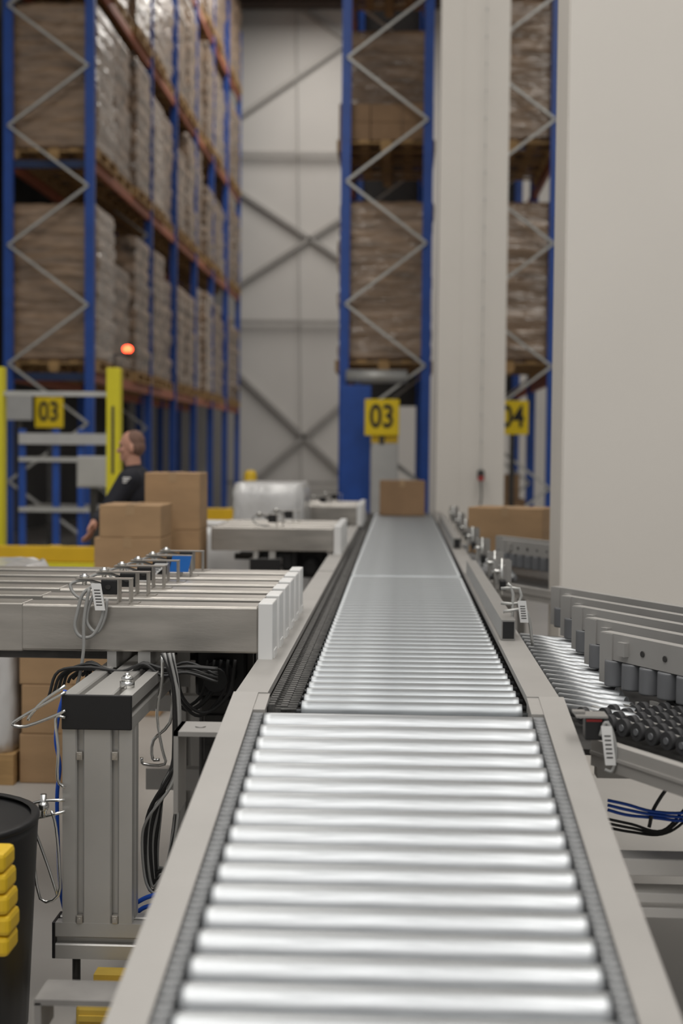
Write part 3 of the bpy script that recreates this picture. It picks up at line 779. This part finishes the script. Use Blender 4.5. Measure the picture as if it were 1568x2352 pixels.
def torso(mb,i=0):
    mb.ball(W(.035,0,1.26),(.122+i,.185+i,.20+i)); mb.ball(W(.02,0,1.05),(.118+i,.165+i,.2+i)); mb.ball(W(.03,0,.93),(.12+i,.17+i,.12+i))
    mb.cap(W(.03,-.15,1.375),W(.03,.15,1.375),.066+i,.066+i)
    mb.cap(W(.025,0,1.36),W(.02,0,1.435),.085+i*.6,.058+i*.5)
def legs(mb,i=0,foot=False):
    for s in (-1,1):
        mb.cap(W(.03,s*.095,.90),W(.02,s*.10,.50),.088+i,.058+i); mb.cap(W(.02,s*.10,.50),W(.05,s*.105,.09),.055+i,.040+i)
        if foot: mb.cap(W(.06,s*.105,.05),W(-.13,s*.115,.035),.042,.034)
mb=MB(); torso(mb); legs(mb,0,True)
mb.cap(W(.022,0,1.41),W(.012,0,1.52),.054,.052)
k_=.93
def hb_(c,rad): mb.ball(H(*c),(rad[0]*k_,rad[1]*k_,rad[2]*.95))
hb_((.008,0,1.615),(.084,.074,.092)); hb_((-.016,0,1.555),(.060,.058,.074)); hb_((-.048,0,1.508),(.028,.033,.022)); hb_((.022,0,1.60),(.078,.073,.085))
mb.cap(H(-.074,0,1.592),H(-.092,0,1.562),.009,.013); hb_((-.073,0,1.618),(.013,.047,.011))
hb_((-.071,0,1.530),(.011,.022,.007)); hb_((-.069,0,1.519),(.011,.020,.007))
for s in (-1,1):
    hb_((.018,s*.076,1.578),(.017,.011,.031)); hb_((-.048,s*.042,1.57),(.022,.021,.021))
    mb.cap(sh[s],el[s],.052,.041); mb.cap(el[s],wr[s],.040,.027)
    d=(wr[s]-el[s]).normalized(); d=(d*.5+Vector((-.15,0,-.9))).normalized()
    side=d.cross(Vector((1,0,0))).normalized()
    nrm=d.cross(side)
    mb.cap(wr[s],wr[s]+d*.03,.026,.028)
    for k in range(4):
        off=side*(.030-.020*k)
        base=wr[s]+d*.082+off; mb.cap(wr[s]+d*.03+off*.7,base,.014,.011)
        l=[.036,.041,.038,.030][k]
        d2=(d+nrm*.35).normalized(); d3=(d+nrm*.9).normalized()
        mid=base+d2*l; mb.cap(base,mid,.0095,.0085); mb.cap(mid,mid+d3*l*.75,.0085,.0072)
    tb=wr[s]+d*.025+side*.03
    mb.cap(tb,tb+(d*.6+side*.8).normalized()*.045,.013,.011); tt=tb+(d*.6+side*.8).normalized()*.045
    mb.cap(tt,tt+(d*.9+side*.25).normalized()*.032,.0105,.0085)
remeshed(mb,'body',m_skin,per,.0058,3)
mb=MB(); i=.014; torso(mb,i)
for s in (-1,1):
    mb.cap(sh[s],el[s],.052+i+.008,.041+i+.006); mb.cap(el[s],el[s].lerp(wr[s],.86),.041+i+.005,.030+i)
remeshed(mb,'jersey',m_navy,per,.009,4)
mb=MB(); legs(mb,.016); mb.ball(W(.03,0,.92),(.125,.178,.11)); remeshed(mb,'trousers',m_trou,per,.012,4)
mb=MB()
for s in (-1,1): mb.cap(W(.065,s*.105,.052),W(-.14,s*.115,.042),.052,.042)
remeshed(mb,'shoes',m_black,per,.010,3)
mb=MB()
hb_((.042,0,1.592),(.066,.0775,.070)); hb_((.026,0,1.634),(.078,.0745,.078))
remeshed(mb,'hair',m_hair,per,.007,2)
for s in (-1,1): build(MB().ball(H(-.064,s*.032,1.60),(.010,.012,.009),12,8),'eye',m_eye,per)
mb=MB()
for k in range(3): mb.box(ox+.0,ox+.05-.012*k,oy-.272,oy-.258,1.385-.014*k,1.394-.014*k,.002)
build(mb,'chest_emblem',m_white,per)

# ---------------------------------------------------------------- light
w=bpy.data.worlds.new('world'); S.world=w; w.use_nodes=True
bg=w.node_tree.nodes['Background']; bg.inputs[0].default_value=(1,.985,.96,1); bg.inputs[1].default_value=.33
def area(name,loc,sx,sy,e,col=(1,.96,.9),rot=(0,0,0)):
    l=bpy.data.lights.new(name,'AREA'); l.shape='RECTANGLE'; l.size=sx; l.size_y=sy; l.energy=e; l.color=col
    o=bpy.data.objects.new(name,l); C.objects.link(o); o.location=loc; o.rotation_euler=rot
for x in (-2.6,2.6): area('high_bay_strip',(x,5,9.5),1.6,18,470)
area('aisle_strip',(-2.2,28,12.3),1.2,13,540)
area('near_fill_panel',(0,-.3,6.3),6,8,150,(1,.985,.97))  # fill light added overhead to brighten the near rollers
area('right_aisle_strip',(3.5,26,12.3),.8,14,220)
